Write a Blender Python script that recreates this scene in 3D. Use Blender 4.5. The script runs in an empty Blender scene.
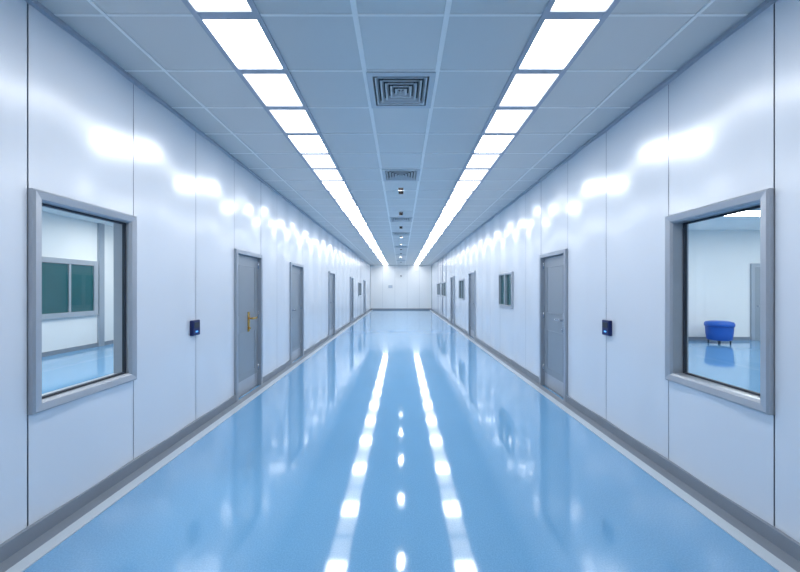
import bpy, bmesh, math
from mathutils import Vector

W=2.3; EYE=1.57; H=3.37; Y0=-2.0; Y1=27.0; F=358.0

# ------------------------------------------------------------ materials
def lin(c):
    return tuple(((v/255)/12.92 if v/255<=0.04045 else (((v/255)+0.055)/1.055)**2.4) for v in c)
def mat(name, rgb, rough=0.5, metal=0.0, noise=0.0, nscale=5.0, bump=0.0, bscale=30.0, rvar=0.0, spec=0.5, coat=0.0):
    m=bpy.data.materials.new(name); m.use_nodes=True
    nt=m.node_tree; b=nt.nodes['Principled BSDF']
    b.inputs['Roughness'].default_value=rough; b.inputs['Metallic'].default_value=metal
    b.inputs['Specular IOR Level'].default_value=spec
    b.inputs['Coat Weight'].default_value=coat; b.inputs['Coat Roughness'].default_value=0.2
    tc=nt.nodes.new('ShaderNodeTexCoord')
    n=nt.nodes.new('ShaderNodeTexNoise'); n.inputs['Scale'].default_value=nscale; n.inputs['Detail'].default_value=4
    nt.links.new(tc.outputs['Object'],n.inputs['Vector'])
    r=nt.nodes.new('ShaderNodeMixRGB'); r.blend_type='MIX'
    c=lin(rgb)
    r.inputs[1].default_value=(*[v*(1-noise) for v in c],1); r.inputs[2].default_value=(*[min(1,v*(1+noise)) for v in c],1)
    nt.links.new(n.outputs['Fac'],r.inputs[0]); nt.links.new(r.outputs[0],b.inputs['Base Color'])
    if rvar>0:
        mr=nt.nodes.new('ShaderNodeMapRange'); mr.inputs['To Min'].default_value=rough-rvar; mr.inputs['To Max'].default_value=rough+rvar
        nt.links.new(n.outputs['Fac'],mr.inputs['Value']); nt.links.new(mr.outputs[0],b.inputs['Roughness'])
    if bump>0:
        n2=nt.nodes.new('ShaderNodeTexNoise'); n2.inputs['Scale'].default_value=bscale; n2.inputs['Detail'].default_value=2
        nt.links.new(tc.outputs['Object'],n2.inputs['Vector'])
        bp=nt.nodes.new('ShaderNodeBump'); bp.inputs['Strength'].default_value=bump; bp.inputs['Distance'].default_value=0.01
        nt.links.new(n2.outputs['Fac'],bp.inputs['Height']); nt.links.new(bp.outputs[0],b.inputs['Normal'])
    return m
def emis(name, rgb, s):
    m=bpy.data.materials.new(name); m.use_nodes=True; nt=m.node_tree
    nt.nodes.remove(nt.nodes['Principled BSDF'])
    e=nt.nodes.new('ShaderNodeEmission'); e.inputs[0].default_value=(*rgb,1); e.inputs[1].default_value=s
    nt.links.new(e.outputs[0],nt.nodes['Material Output'].inputs[0]); return m
def glass(name, tint, mx=0.08):
    m=bpy.data.materials.new(name); m.use_nodes=True; nt=m.node_tree
    nt.nodes.remove(nt.nodes['Principled BSDF'])
    t=nt.nodes.new('ShaderNodeBsdfTransparent'); t.inputs[0].default_value=(*tint,1)
    g=nt.nodes.new('ShaderNodeBsdfGlossy'); g.inputs['Roughness'].default_value=0.02
    mix=nt.nodes.new('ShaderNodeMixShader'); mix.inputs[0].default_value=mx
    nt.links.new(t.outputs[0],mix.inputs[1]); nt.links.new(g.outputs[0],mix.inputs[2])
    nt.links.new(mix.outputs[0],nt.nodes['Material Output'].inputs[0]); return m

M_panel=mat('wall_panel_enamel',(231,236,243),0.22,0.2,0.01,0.7)
M_seam=mat('wall_seam',(112,124,142),0.6)
M_room=mat('room_paint',(240,242,242),0.6,0,0.02,2)
M_ceil=mat('ceiling_tile_metal',(214,214,213),0.36,0.2,0.01,0.8,spec=0.35)
M_grid=mat('ceiling_grid_alu',(248,248,247),0.4,0.0)
M_lframe=mat('light_frame',(175,182,194),0.35,0.3)
M_dark=mat('streak_lamp_baffle',(10,10,11),0.9,0,0,spec=0.0)  # black well sides hiding the added centre lamps from direct view
M_void=mat('plenum_dark',(50,54,60),0.8)
M_vent=mat('vent_metal',(196,200,204),0.4,0.2)
M_frame=mat('brushed_aluminium',(184,190,198),0.3,0.5,0.04,9)
M_door=mat('door_grey_steel',(152,161,170),0.35,0.3,0.04,3)
M_doorframe=mat('door_frame_steel',(168,177,188),0.3,0.4,0.03,3)
M_chrome=mat('satin_chrome',(200,205,212),0.2,0.95)
M_brass=mat('brass',(214,170,80),0.25,0.9)
M_base=mat('baseboard_grey',(134,144,156),0.4,0.1,0.05)
M_cove=mat('cove_pale_grey',(194,206,216),0.3,0.0,0.03)
M_navy=mat('reader_navy',(14,34,92),0.3,0.1)
M_teal=mat('tinted_teal',(18,88,94),0.08,0.0,0.1,2)
M_blue=mat('blue_plastic',(22,92,190),0.4,0,0.05)
M_glass=glass('window_glass',(0.94,0.98,0.98),0.05)
M_rub=mat('dark_rubber',(50,58,70),0.6)
E_panel=emis('led_panel',(0.985,0.99,1.0),2.6)
E_panelb=emis('led_panel_high_output',(0.985,0.99,1.0),16.0)
E_streak=emis('added_streak_emitter',(0.97,0.98,1.0),110.0)  # emitter of the added centre lamps, there for their floor reflection
E_room=emis('room_led',(1.0,1.0,0.99),19.0)
E_blue=emis('reader_led',(0.1,0.35,1.0),1.5)

# floor: epoxy resin with fine flakes
M_floor=mat('floor_epoxy_blue',(112,166,208),0.065,0,0.04,1.3,rvar=0.01,spec=0.7,bump=0.015,bscale=5)
nt=M_floor.node_tree; b=nt.nodes['Principled BSDF']
tc=nt.nodes.new('ShaderNodeTexCoord'); v=nt.nodes.new('ShaderNodeTexNoise'); v.inputs['Scale'].default_value=110; v.inputs['Detail'].default_value=3
nt.links.new(tc.outputs['Object'],v.inputs['Vector'])
cr=nt.nodes.new('ShaderNodeValToRGB'); cr.color_ramp.elements[0].position=0.35; cr.color_ramp.elements[0].color=(0.88,0.9,0.92,1)
cr.color_ramp.elements[1].position=0.7; cr.color_ramp.elements[1].color=(1.11,1.08,1.06,1)
nt.links.new(v.outputs['Fac'],cr.inputs[0])
mm=nt.nodes.new('ShaderNodeMixRGB'); mm.blend_type='MULTIPLY'; mm.inputs[0].default_value=1
src=b.inputs['Base Color'].links[0].from_socket
nt.links.new(src,mm.inputs[1]); nt.links.new(cr.outputs[0],mm.inputs[2]); nt.links.new(mm.outputs[0],b.inputs['Base Color'])

# ------------------------------------------------------------ geometry helpers
class MB:
    def __init__(s): s.v=[]; s.f=[]; s.m=[]; s.mats=[]; s.sm=[]
    def mi(s,m):
        if m not in s.mats: s.mats.append(m)
        return s.mats.index(m)
    def poly(s,pts,m,smooth=False):
        k=len(s.v); s.v+= [tuple(p) for p in pts]; s.f.append(tuple(range(k,k+len(pts)))); s.m.append(s.mi(m)); s.sm.append(smooth)
    def box(s,x0,x1,y0,y1,z0,z1,m):
        if x0>x1:x0,x1=x1,x0
        k=len(s.v)
        s.v+=[(x0,y0,z0),(x1,y0,z0),(x1,y1,z0),(x0,y1,z0),(x0,y0,z1),(x1,y0,z1),(x1,y1,z1),(x0,y1,z1)]
        for f in [(0,3,2,1),(4,5,6,7),(0,1,5,4),(1,2,6,5),(2,3,7,6),(3,0,4,7)]:
            s.f.append(tuple(k+i for i in f)); s.m.append(s.mi(m)); s.sm.append(False)
    def cyl(s,c,axis,r,l,m,n=20,r2=None):
        r2=r if r2 is None else r2
        a={'x':0,'y':1,'z':2}[axis]; o=[i for i in range(3) if i!=a]
        k=len(s.v)
        for e,rr in ((0,r),(1,r2)):
            for i in range(n):
                p=[0,0,0]; t=2*math.pi*i/n
                p[a]=c[a]+l*e; p[o[0]]=c[o[0]]+rr*math.cos(t); p[o[1]]=c[o[1]]+rr*math.sin(t); s.v.append(tuple(p))
        for i in range(n):
            j=(i+1)%n; s.f.append((k+i,k+j,k+n+j,k+n+i)); s.m.append(s.mi(m)); s.sm.append(True)
        s.f.append(tuple(k+i for i in range(n))[::-1]); s.m.append(s.mi(m)); s.sm.append(False)
        s.f.append(tuple(k+n+i for i in range(n))); s.m.append(s.mi(m)); s.sm.append(False)
    def build(s,name,parent=None,bevel=0,fix=True,merge=False):
        me=bpy.data.meshes.new(name); me.from_pydata(s.v,[],s.f)
        for m in s.mats: me.materials.append(m)
        for p,i,sm in zip(me.polygons,s.m,s.sm): p.material_index=i; p.use_smooth=sm
        if fix or merge:
            bm=bmesh.new(); bm.from_mesh(me)
            if merge: bmesh.ops.remove_doubles(bm,verts=bm.verts,dist=1e-5)
            if fix: bmesh.ops.recalc_face_normals(bm,faces=bm.faces)
            bm.to_mesh(me); bm.free()
        o=bpy.data.objects.new(name,me); bpy.context.scene.collection.objects.link(o)
        if parent: o.parent=parent
        if bevel:
            bv=o.modifiers.new('bevel','BEVEL'); bv.width=bevel; bv.segments=2; bv.limit_method='ANGLE'
        return o
def empty(name):
    o=bpy.data.objects.new(name,None); bpy.context.scene.collection.objects.link(o); return o
def cells(a0,a1,b0,b1,holes):
    A=sorted({a0,a1,*[h[0] for h in holes],*[h[1] for h in holes]}); B=sorted({b0,b1,*[h[2] for h in holes],*[h[3] for h in holes]})
    for i in range(len(A)-1):
        for j in range(len(B)-1):
            ca=(A[i]+A[i+1])/2; cb=(B[j]+B[j+1])/2
            if not any(h[0]<ca<h[1] and h[2]<cb<h[3] for h in holes):
                yield A[i],A[i+1],B[j],B[j+1]

# ------------------------------------------------------------ wall layout
WZ0,WZ1=0.79,2.195; DH=2.13; WA,WB=2.215,3.09
left_ops=[('win',WA,WB),('door',4.96,5.90),('door',7.42,8.40),('door',11.4,12.4),('door',16.2,17.2),('pane',19.3,20.6),('door',22.0,23.0)]
right_ops=[('win',WA,WB),('door',4.96,5.90),('pane',7.35,8.35),('door',11.1,12.1),('pane',13.0,14.1),('door',15.4,16.5),('pane',18.2,20.2),('pane',20.9,22.6)]
PZ0,PZ1=1.17,1.93
def seams(ops):
    s=[Y0]
    y=WA
    while y-0.93>Y0+0.4: y-=0.93; s.append(y)
    s.append(WA); s.append(WB); s.append(4.03)
    for o in ops[1:]:
        prev=s[-1]; gap=o[1]-prev
        n=max(1,round(gap/0.93))
        for i in range(1,n): s.append(prev+gap*i/n)
        s.append(o[1]); s.append(o[2])
    prev=s[-1]; n=max(1,round((Y1-prev)/0.95))
    for i in range(n): s.append(prev+(Y1-prev)*(i+1)/n)
    return sorted(set(round(v,4) for v in s))

SAG=0.014
def panel(mb,sgn,y0,y1,z0,z1):
    g=0.004; y0+=g;y1-=g;z0+=g;z1-=g
    n=20; w=y1-y0
    k=len(mb.v)
    for i in range(n+1):
        u=i/n
        d=SAG*(1+math.cos(2*math.pi*u))/2*(w/0.93)      # pressed tray: crowned in the middle, easing back at the joints
        x=W-0.004+d
        for z in (z0,z1): mb.v.append((sgn*x,y0+w*u,z))
    for i in range(n):
        q=(k+2*i,k+2*i+2,k+2*i+3,k+2*i+1)
        if sgn>0: q=q[::-1]
        mb.f.append(q); mb.m.append(mb.mi(M_panel)); mb.sm.append(True)

def wall(side,sgn,ops):
    mb=MB(); S=seams(ops)
    holes=[]
    for t,a,b in ops:
        if t=='win': holes.append((a+0.04,b-0.04,WZ0+0.04,WZ1-0.04))
        if t=='door': holes.append((a+0.02,b-0.02,0,DH-0.02))
        if t=='pane': holes.append((a+0.02,b-0.02,PZ0+0.02,PZ1-0.02))
    for i in range(len(S)-1):
        a,b=S[i],S[i+1]; typ=None
        for o in ops:
            if abs(o[1]-a)<1e-3: typ=o[0]
        if typ=='win': panel(mb,sgn,a,b,0.09,WZ0+0.02); panel(mb,sgn,a,b,WZ1-0.02,H)
        elif typ=='door': panel(mb,sgn,a,b,DH,H)
        elif typ=='pane': panel(mb,sgn,a,b,0.09,PZ0+0.01); panel(mb,sgn,a,b,PZ1-0.01,H)
        else: panel(mb,sgn,a,b,0.09,H)
    for a,b,c,d in cells(Y0-0.1,Y1+0.1,0,H,holes):
        mb.box(sgn*(W+0.017),sgn*(W+0.12),a,b,c,d,M_seam)
    mb.build('wall_'+side,fix=False)
    # baseboard
    mb=MB(); y=Y0
    for t,a,b in [o for o in ops if o[0]=='door']+[('e',Y1,Y1)]:
        x=sgn*(W+0.017); xi=sgn*(W-0.018)
        mb.box(x,xi,y,a,0,0.10,M_base)
        y=b
    mb.box(sgn*(W-0.017),sgn*(W-0.11),Y0,Y1,0,0.008,M_base)
    mb.box(sgn*(W-0.11),sgn*(W-0.20),Y0,Y1,0,0.007,M_cove)
    mb.build('baseboard_'+side,fix=True)
wall('left',-1,left_ops); wall('right',1,right_ops)

# ------------------------------------------------------------ floor, end walls
mb=MB(); mb.box(-13.6,13.6,Y0-0.1,Y1+0.2,-0.1,0,M_floor); mb.build('floor')
mb=MB()
for i in range(5):
    a=-W+4.6*i/5; b=-W+4.6*(i+1)/5
    mb.box(a+0.004,b-0.004,Y1,Y1+0.02,0.09,H,M_room)
mb.box(-W-0.1,W+0.1,Y1+0.015,Y1+0.12,0,H,M_seam)
mb.build('wall_back',fix=False)
mb=MB(); mb.box(-W,W,Y1-0.018,Y1,0,0.1,M_base); mb.build('baseboard_back')
mb=MB(); mb.box(-W-0.1,W+0.1,Y0-0.12,Y0,0,H,M_room); mb.build('wall_front')

# ------------------------------------------------------------ ceiling
LI,LO=0.94,1.34; LS=0.55
gy=[2.35+0.6*k for k in range(-7,41)]
gy=[g for g in gy if g<Y1-0.1]
vents=[2.95,5.35,8.95,11.35,14.95,18.55,22.15]
c_streak_y=[6.57+1.95*k for k in range(10)]  # centre row of invented lamps, placed to give the floor its middle streak
SL,SWD,SH=0.42,0.09,0.13
streak_lamps=[]
for y in c_streak_y:
    if not any(v-0.25<y<v+0.85 for v in vents): streak_lamps.append((0,y))
sh=[(x-SWD/2,x+SWD/2,y-SL/2,y+SL/2) for x,y in streak_lamps]
vh=[(-0.28,0.28,v+0.02,v+0.58) for v in vents]
lh=[(-LO,-LI,LS,Y1),(LI,LO,LS,Y1)]
mb=MB()
for a,b,c,d in cells(-W-0.05,W+0.05,Y0,Y1,sh+vh+lh):
    mb.poly([(a,c,H),(a,d,H),(b,d,H),(b,c,H)],M_ceil)
mb.box(-W-0.12,W+0.12,Y0-0.12,Y1+0.12,H+0.2,H+0.3,M_void)
mb.build('ceiling',fix=False,merge=False)
mb=MB()
for x in (-1.94,-0.3,0.3,1.94):
    w=0.018 if abs(x)<1 else 0.012
    mb.box(x-w,x+w,Y0,Y1,H-0.008,H+0.003,M_grid)
for y in gy:
    for a,b in ((-W+0.03,-LO-0.02),(-LI+0.02,-0.016-0.3),(-0.284,0.284),(0.316,LI-0.02),(LO+0.02,W-0.03)):
        mb.box(a,b,y-0.009,y+0.009,H-0.004,H+0.003,M_grid)
mb.build('trim_ceiling_grid')
mb=MB()
for s in (-1,1):
    mb.box(s*(W+0.02),s*(W-0.03),Y0,Y1,H-0.03,H-0.001,M_lframe)
mb.build('trim_ceiling_edge')
for s in (-1,1):
    mb=MB()
    for e in (LI,LO):
        mb.box(s*(e-0.02),s*(e+0.02),LS,Y1,H-0.012,H+0.03,M_lframe)
    ys=[g for g in gy if g>LS-0.05]+[Y1]
    for i,y in enumerate(ys):
        mb.box(s*(LI+0.02),s*(LO-0.02),y-0.035,y+0.035,H-0.008,H+0.03,M_lframe)
    for i in range(len(ys)-1):
        a=s*(LI+0.02); b=s*(LO-0.02); c,d=ys[i]+0.035,ys[i+1]-0.035
        if d-c<0.1: continue
        if a>b:a,b=b,a
        k=round(((c+d)/2-2.05)/0.6)
        mb.poly([(a,c,H+0.004),(a,d,H+0.004),(b,d,H+0.004),(b,c,H+0.004)],E_panelb if k%3==1 else E_panel)
    mb.build('ceiling_light_strip',fix=False)
mb=MB()
for x,y in streak_lamps:
    a,b,c,d=x-SWD/2,x+SWD/2,y-SL/2,y+SL/2; z=H+SH
    mb.poly([(a,c,z),(a,d,z),(b,d,z),(b,c,z)],E_streak)
    mb.poly([(a,c,H-0.001),(a,d,H-0.001),(a,d,z),(a,c,z)],M_dark); mb.poly([(b,c,H-0.001),(b,d,H-0.001),(b,d,z),(b,c,z)],M_dark)
    mb.poly([(a,c,H-0.001),(b,c,H-0.001),(b,c,z),(a,c,z)],M_dark); mb.poly([(a,d,H-0.001),(b,d,H-0.001),(b,d,z),(a,d,z)],M_dark)
mb.build('added_streak_lamps',fix=False)  # added lamps, sunk out of direct sight, meant to show mirrored in the floor
# vents : four-way square diffusers
for v in vents:
    mb=MB(); cy=v+0.3
    def ring(r0,z0,r1,z1,m):
        q=[(-1,-1),(1,-1),(1,1),(-1,1)]
        for i in range(4):
            j=(i+1)%4
            mb.poly([(q[i][0]*r0,cy+q[i][1]*r0,z0),(q[j][0]*r0,cy+q[j][1]*r0,z0),(q[j][0]*r1,cy+q[j][1]*r1,z1),(q[i][0]*r1,cy+q[i][1]*r1,z1)],m)
    ring(0.29,H+0.001,0.29,H-0.014,M_vent); ring(0.29,H-0.014,0.24,H-0.014,M_vent); ring(0.24,H-0.014,0.235,H+0.03,M_vent)
    r=0.225
    for k in range(5):
        ring(r,H-0.014,r-0.014,H-0.014,M_vent)
        ring(r-0.014,H-0.014,r-0.030,H+0.012,M_vent)
        r-=0.043
    mb.box(-0.012,0.012,cy-0.012,cy+0.012,H-0.014,H+0.01,M_vent)
    mb.box(-0.28,0.28,cy-0.28,cy+0.28,H+0.04,H+0.045,M_void)
    mb.build('ceiling_air_vent',fix=False)

# ------------------------------------------------------------ windows
wn=[0]; dn=[0]
def ring_frame(mb,sgn,y0,y1,z0,z1,t,xo,xi,m):
    mb.box(sgn*xo,sgn*xi,y0,y0+t,z0,z1,m); mb.box(sgn*xo,sgn*xi,y1-t,y1,z0,z1,m)
    mb.box(sgn*xo,sgn*xi,y0+t,y1-t,z0,z0+t,m); mb.box(sgn*xo,sgn*xi,y0+t,y1-t,z1-t,z1,m)
def mitre_frame(mb,sgn,y0,y1,z0,z1,m):
    prof=[(0,W+0.03),(0,W-0.02),(0.012,W-0.03),(0.055,W-0.022),(0.07,W-0.005),(0.07,W+0.125)]
    for (i0,x0),(i1,x1) in zip(prof[:-1],prof[1:]):
        A=[(y0+i0,z0+i0),(y1-i0,z0+i0),(y1-i0,z1-i0),(y0+i0,z1-i0)]
        B=[(y0+i1,z0+i1),(y1-i1,z0+i1),(y1-i1,z1-i1),(y0+i1,z1-i1)]
        for k in range(4):
            j=(k+1)%4
            mb.poly([(sgn*x0,*A[k]),(sgn*x0,*A[j]),(sgn*x1,*B[j]),(sgn*x1,*B[k])],m)
def big_window(sgn,y0,y1,gx):
    wn[0]+=1; e=empty('window_%d'%wn[0])
    mb=MB(); mitre_frame(mb,sgn,y0,y1,WZ0,WZ1,M_frame); mb.build('frame',e,fix=False)
    mb=MB(); ring_frame(mb,sgn,y0+0.065,y1-0.065,WZ0+0.065,WZ1-0.065,0.018,gx-0.012,gx+0.012,M_rub); mb.build('gasket',e)
    a,b,c,d=y0+0.08,y1-0.08,WZ0+0.08,WZ1-0.08
    mb=MB(); mb.poly([(sgn*gx,a,c),(sgn*gx,b,c),(sgn*gx,b,d),(sgn*gx,a,d)],M_glass); mb.build('glass_pane',e,fix=False)
big_window(-1,WA,WB,W+0.03); big_window(1,WA,WB,W+0.09)
def pane_window(sgn,y0,y1):
    wn[0]+=1; e=empty('window_%d'%wn[0])
    mb=MB(); ring_frame(mb,sgn,y0,y1,PZ0,PZ1,0.05,W-0.03,W+0.05,M_frame)
    ym=(y0+y1)/2; mb.box(sgn*(W-0.025),sgn*(W+0.04),ym-0.025,ym+0.025,PZ0+0.05,PZ1-0.05,M_frame)
    mb.build('frame',e,bevel=0.004)
    mb=MB(); mb.box(sgn*(W+0.02),sgn*(W+0.03),y0+0.04,y1-0.04,PZ0+0.04,PZ1-0.04,M_teal); mb.build('tinted_pane',e)
for s,ops in ((-1,left_ops),(1,right_ops)):
    for t,a,b in ops:
        if t=='pane': pane_window(s,a,b)
# ------------------------------------------------------------ doors
def door(sgn,y0,y1,brass=False):
    dn[0]+=1; e=empty('door_%d'%dn[0])
    t=0.06; mb=MB()
    mb.box(sgn*(W-0.025),sgn*(W+0.12),y0,y0+t,0,DH,M_doorframe); mb.box(sgn*(W-0.025),sgn*(W+0.12),y1-t,y1,0,DH,M_doorframe)
    mb.box(sgn*(W-0.025),sgn*(W+0.12),y0+t,y1-t,DH-t,DH,M_doorframe); mb.build('frame',e,bevel=0.006)
    mb=MB(); a,b=y0+t+0.004,y1-t-0.004
    mb.box(sgn*(W+0.035),sgn*(W+0.08),a,b,0.008,DH-t-0.004,M_door)
    for z0,z1 in ((0.30,0.92),(1.18,1.92)):
        ring_frame(mb,sgn,a+0.12,b-0.12,z0,z1,0.012,W+0.035,W+0.029,M_door)
    mb.box(sgn*(W+0.035),sgn*(W+0.031),a+0.03,b-0.03,0.03,0.22,M_frame)
    mb.build('leaf',e,bevel=0.002)
    mh=M_brass if brass else M_chrome
    hy=b-0.36 if brass else a+0.09
    mb=MB(); x=W+0.035
    mb.box(sgn*x,sgn*(x-0.01),hy-0.03,hy+0.03,0.92,1.22,mh)
    mb.cyl((sgn*(x-0.01) if sgn<0 else x-0.07,hy,1.12),'x',0.013,0.06,mh)
    xx=sgn*(x-0.065); mb.box(xx-0.013,xx+0.013,hy-0.012,hy+0.15,1.105,1.135,mh)
    mb.cyl((sgn*(x-0.01) if sgn<0 else x-0.03,hy,0.97),'x',0.018,0.02,mh)
    mb.build('lever_handle',e,bevel=0.002)
    mb=MB()
    for z in (0.25,1.1,1.9): mb.cyl((sgn*(W+0.028),b+0.002,z),'z',0.010,0.11,M_chrome,12)
    mb.build('hinges',e)
    mb=MB(); mb.box(sgn*(W+0.022),sgn*(W+0.12),y0+t,y1-t,0,0.007,M_chrome); mb.build('threshold',e)
    mb=MB(); mb.box(sgn*(W+0.1),sgn*(W+0.118),y0+t,y1-t,0.008,DH-t,M_void); mb.build('back_stop',e)
first=True
for s,ops in ((-1,left_ops),(1,right_ops)):
    for t,a,b in ops:
        if t=='door':
            door(s,a,b,brass=(s<0 and first)); first=False

# ------------------------------------------------------------ card readers
for s in (-1,1):
    e=empty('card_reader'); y=3.98; z=1.14
    mb=MB(); mb.box(s*(W+0.01),s*(W-0.03),y-0.07,y+0.07,z-0.085,z+0.085,M_navy); mb.build('housing',e,bevel=0.008)
    mb=MB(); mb.box(s*(W-0.03),s*(W-0.033),y-0.045,y+0.045,z+0.0,z+0.06,M_rub); mb.build('screen',e)
    mb=MB(); mb.box(s*(W-0.03),s*(W-0.033),y-0.02,y+0.02,z-0.05,z-0.035,E_blue); mb.build('status_light',e)
mb=MB(); mb.cyl((0.0,Y1-0.06,2.55),'y',0.05,0.06,M_rub,16); mb.cyl((0,Y1-0.075,2.55),'y',0.035,0.015,M_navy,16); mb.build('wall_speaker')
mb=MB(); mb.box(-0.95,-0.65,Y1-0.03,Y1,1.65,1.85,M_frame); mb.box(-0.92,-0.68,Y1-0.034,Y1-0.03,1.68,1.82,M_cove); mb.build('notice_plate')

# ------------------------------------------------------------ side rooms
def room(name,x0,x1,y0,y1):
    mb=MB(); s=1 if x1>0 else -1
    mb.box(x0,x1,y1,y1+0.1,0,H,M_room); mb.build('wall_%s_room_back'%name)
    mb=MB(); mb.box(x0,x1,y0-0.1,y0,0,H,M_room); mb.build('wall_%s_room_front'%name)
    xf=x1 if s>0 else x0
    mb=MB(); mb.box(xf,xf+s*0.1,y0-0.1,y1+0.1,0,H,M_room)
    mb.build('wall_%s_room_side'%name)
    mb=MB(); mb.box(min(x0,x1),max(x0,x1),y0,y1,H,H+0.1,M_room); mb.build('ceiling_%s_room'%name)
room('left',-8.3,-W-0.12,0.3,12.0)
room('right',W+0.12,13.0,0.3,11.0)
def room_lights(name,pts):
    for x,y in pts:
        mb=MB()
        mb.box(x-0.62,x+0.62,y-0.32,y+0.32,H-0.03,H-0.001,M_frame)
        mb.poly([(x-0.58,y-0.28,H-0.032),(x-0.58,y+0.28,H-0.032),(x+0.58,y+0.28,H-0.032),(x+0.58,y-0.28,H-0.032)],E_room)
        mb.build(name,fix=False)
room_lights('room_light_panel',[(-4,3),(-6.6,6),(-4,6),(-6.6,9.5),(-4,9.5)])
room_lights('room_light_panel',[(8.4,8.4),(5,8.4),(11.4,8.4),(5,4.5),(8.4,4.5),(11.4,4.5)])
mb=MB(); mb.box(-8.3,-8.28,0.3,12,0,0.1,M_base); mb.box(-8.28,-2.45,11.98,12,0,0.1,M_base); mb.build('baseboard_left_room')
mb=MB(); mb.box(2.45,10.7,10.98,11,0,0.1,M_base); mb.box(11.75,13,10.98,11,0,0.1,M_base); mb.build('baseboard_right_room')
wn[0]+=1; e=empty('window_%d'%wn[0])
mb=MB(); x=8.3
def rf(y0,y1,z0,z1,t,xo,xi,m): ring_frame(mb,-1,y0,y1,z0,z1,t,xo,xi,m)
rf(7.6,9.75,0.86,2.32,0.13,x,x-0.06,M_frame); mb.box(-x,-x+0.05,8.9,8.96,0.99,2.19,M_frame); mb.build('frame',e,bevel=0.006)
mb=MB(); mb.box(-x,-x+0.02,7.7,9.65,0.95,2.25,M_teal); mb.build('tinted_pane',e)
mb=MB(); mb.box(-8.3,-8.24,9.78,9.95,0,H-0.001,M_doorframe); mb.box(-8.3,-8.27,10.9,10.93,0,H-0.001,M_seam); mb.build('trim_1')
dn[0]+=1; e=empty('door_%d'%dn[0])
mb=MB(); mb.box(10.72,10.82,10.94,11,0,2.35,M_doorframe); mb.box(11.63,11.73,10.94,11,0,2.35,M_doorframe); mb.box(10.82,11.63,10.94,11,2.25,2.35,M_doorframe); mb.build('frame',e,bevel=0.005)
mb=MB(); mb.box(10.825,11.625,10.955,10.999,0.01,2.245,M_door); mb.build('leaf',e)
mb=MB(); mb.cyl((10.9,10.9,1.05),'y',0.015,0.055,M_chrome); mb.box(10.89,11.02,10.895,10.915,1.04,1.065,M_chrome); mb.build('lever_handle',e)
def lathe(prof,c,m,name,par,n=32,sx=1):
    mb=MB(); k=0
    for r,z in prof:
        for i in range(n):
            t=2*math.pi*i/n; mb.v.append((c[0]+r*math.cos(t),c[1]+r*math.sin(t),c[2]+z))
    for a in range(len(prof)-1):
        for i in range(n):
            j=(i+1)%n; mb.f.append((a*n+i,a*n+j,(a+1)*n+j,(a+1)*n+i)); mb.m.append(mb.mi(m)); mb.sm.append(True)
    return mb.build(name,par)
e=empty('blue_tub_stool'); c=(9.2,10.35,0)
lathe([(0.0,0.10),(0.26,0.10),(0.29,0.13),(0.31,0.30),(0.32,0.46),(0.325,0.47),(0.32,0.48)],c,M_blue,'tub',e)
lathe([(0.315,0.485),(0.34,0.50),(0.345,0.56),(0.32,0.62),(0.22,0.645),(0.0,0.65)],c,M_blue,'cushion',e)
mb=MB()
for dx in (-1,1):
    for dy in (-1,1): mb.cyl((c[0]+dx*0.17,c[1]+dy*0.17,0),'z',0.018,0.11,M_rub,12)
mb.build('legs',e)

# ------------------------------------------------------------ world, camera
w=bpy.data.worlds.new('world'); bpy.context.scene.world=w; w.use_nodes=True
w.node_tree.nodes['Background'].inputs[0].default_value=(0.5,0.7,1,1); w.node_tree.nodes['Background'].inputs[1].default_value=0.2
cam=bpy.data.cameras.new('camera'); co=bpy.data.objects.new('camera',cam); bpy.context.scene.collection.objects.link(co)
co.location=(0,0,EYE); co.rotation_euler=(math.radians(90),0,0)
cam.sensor_width=36; cam.lens=36*F/800; cam.shift_x=-1/800; cam.shift_y=3/800; cam.clip_start=0.05
bpy.context.scene.camera=co
bpy.context.scene.view_settings.view_transform='Standard'
bpy.context.scene.view_settings.look='None'
bpy.context.scene.view_settings.exposure=0.48
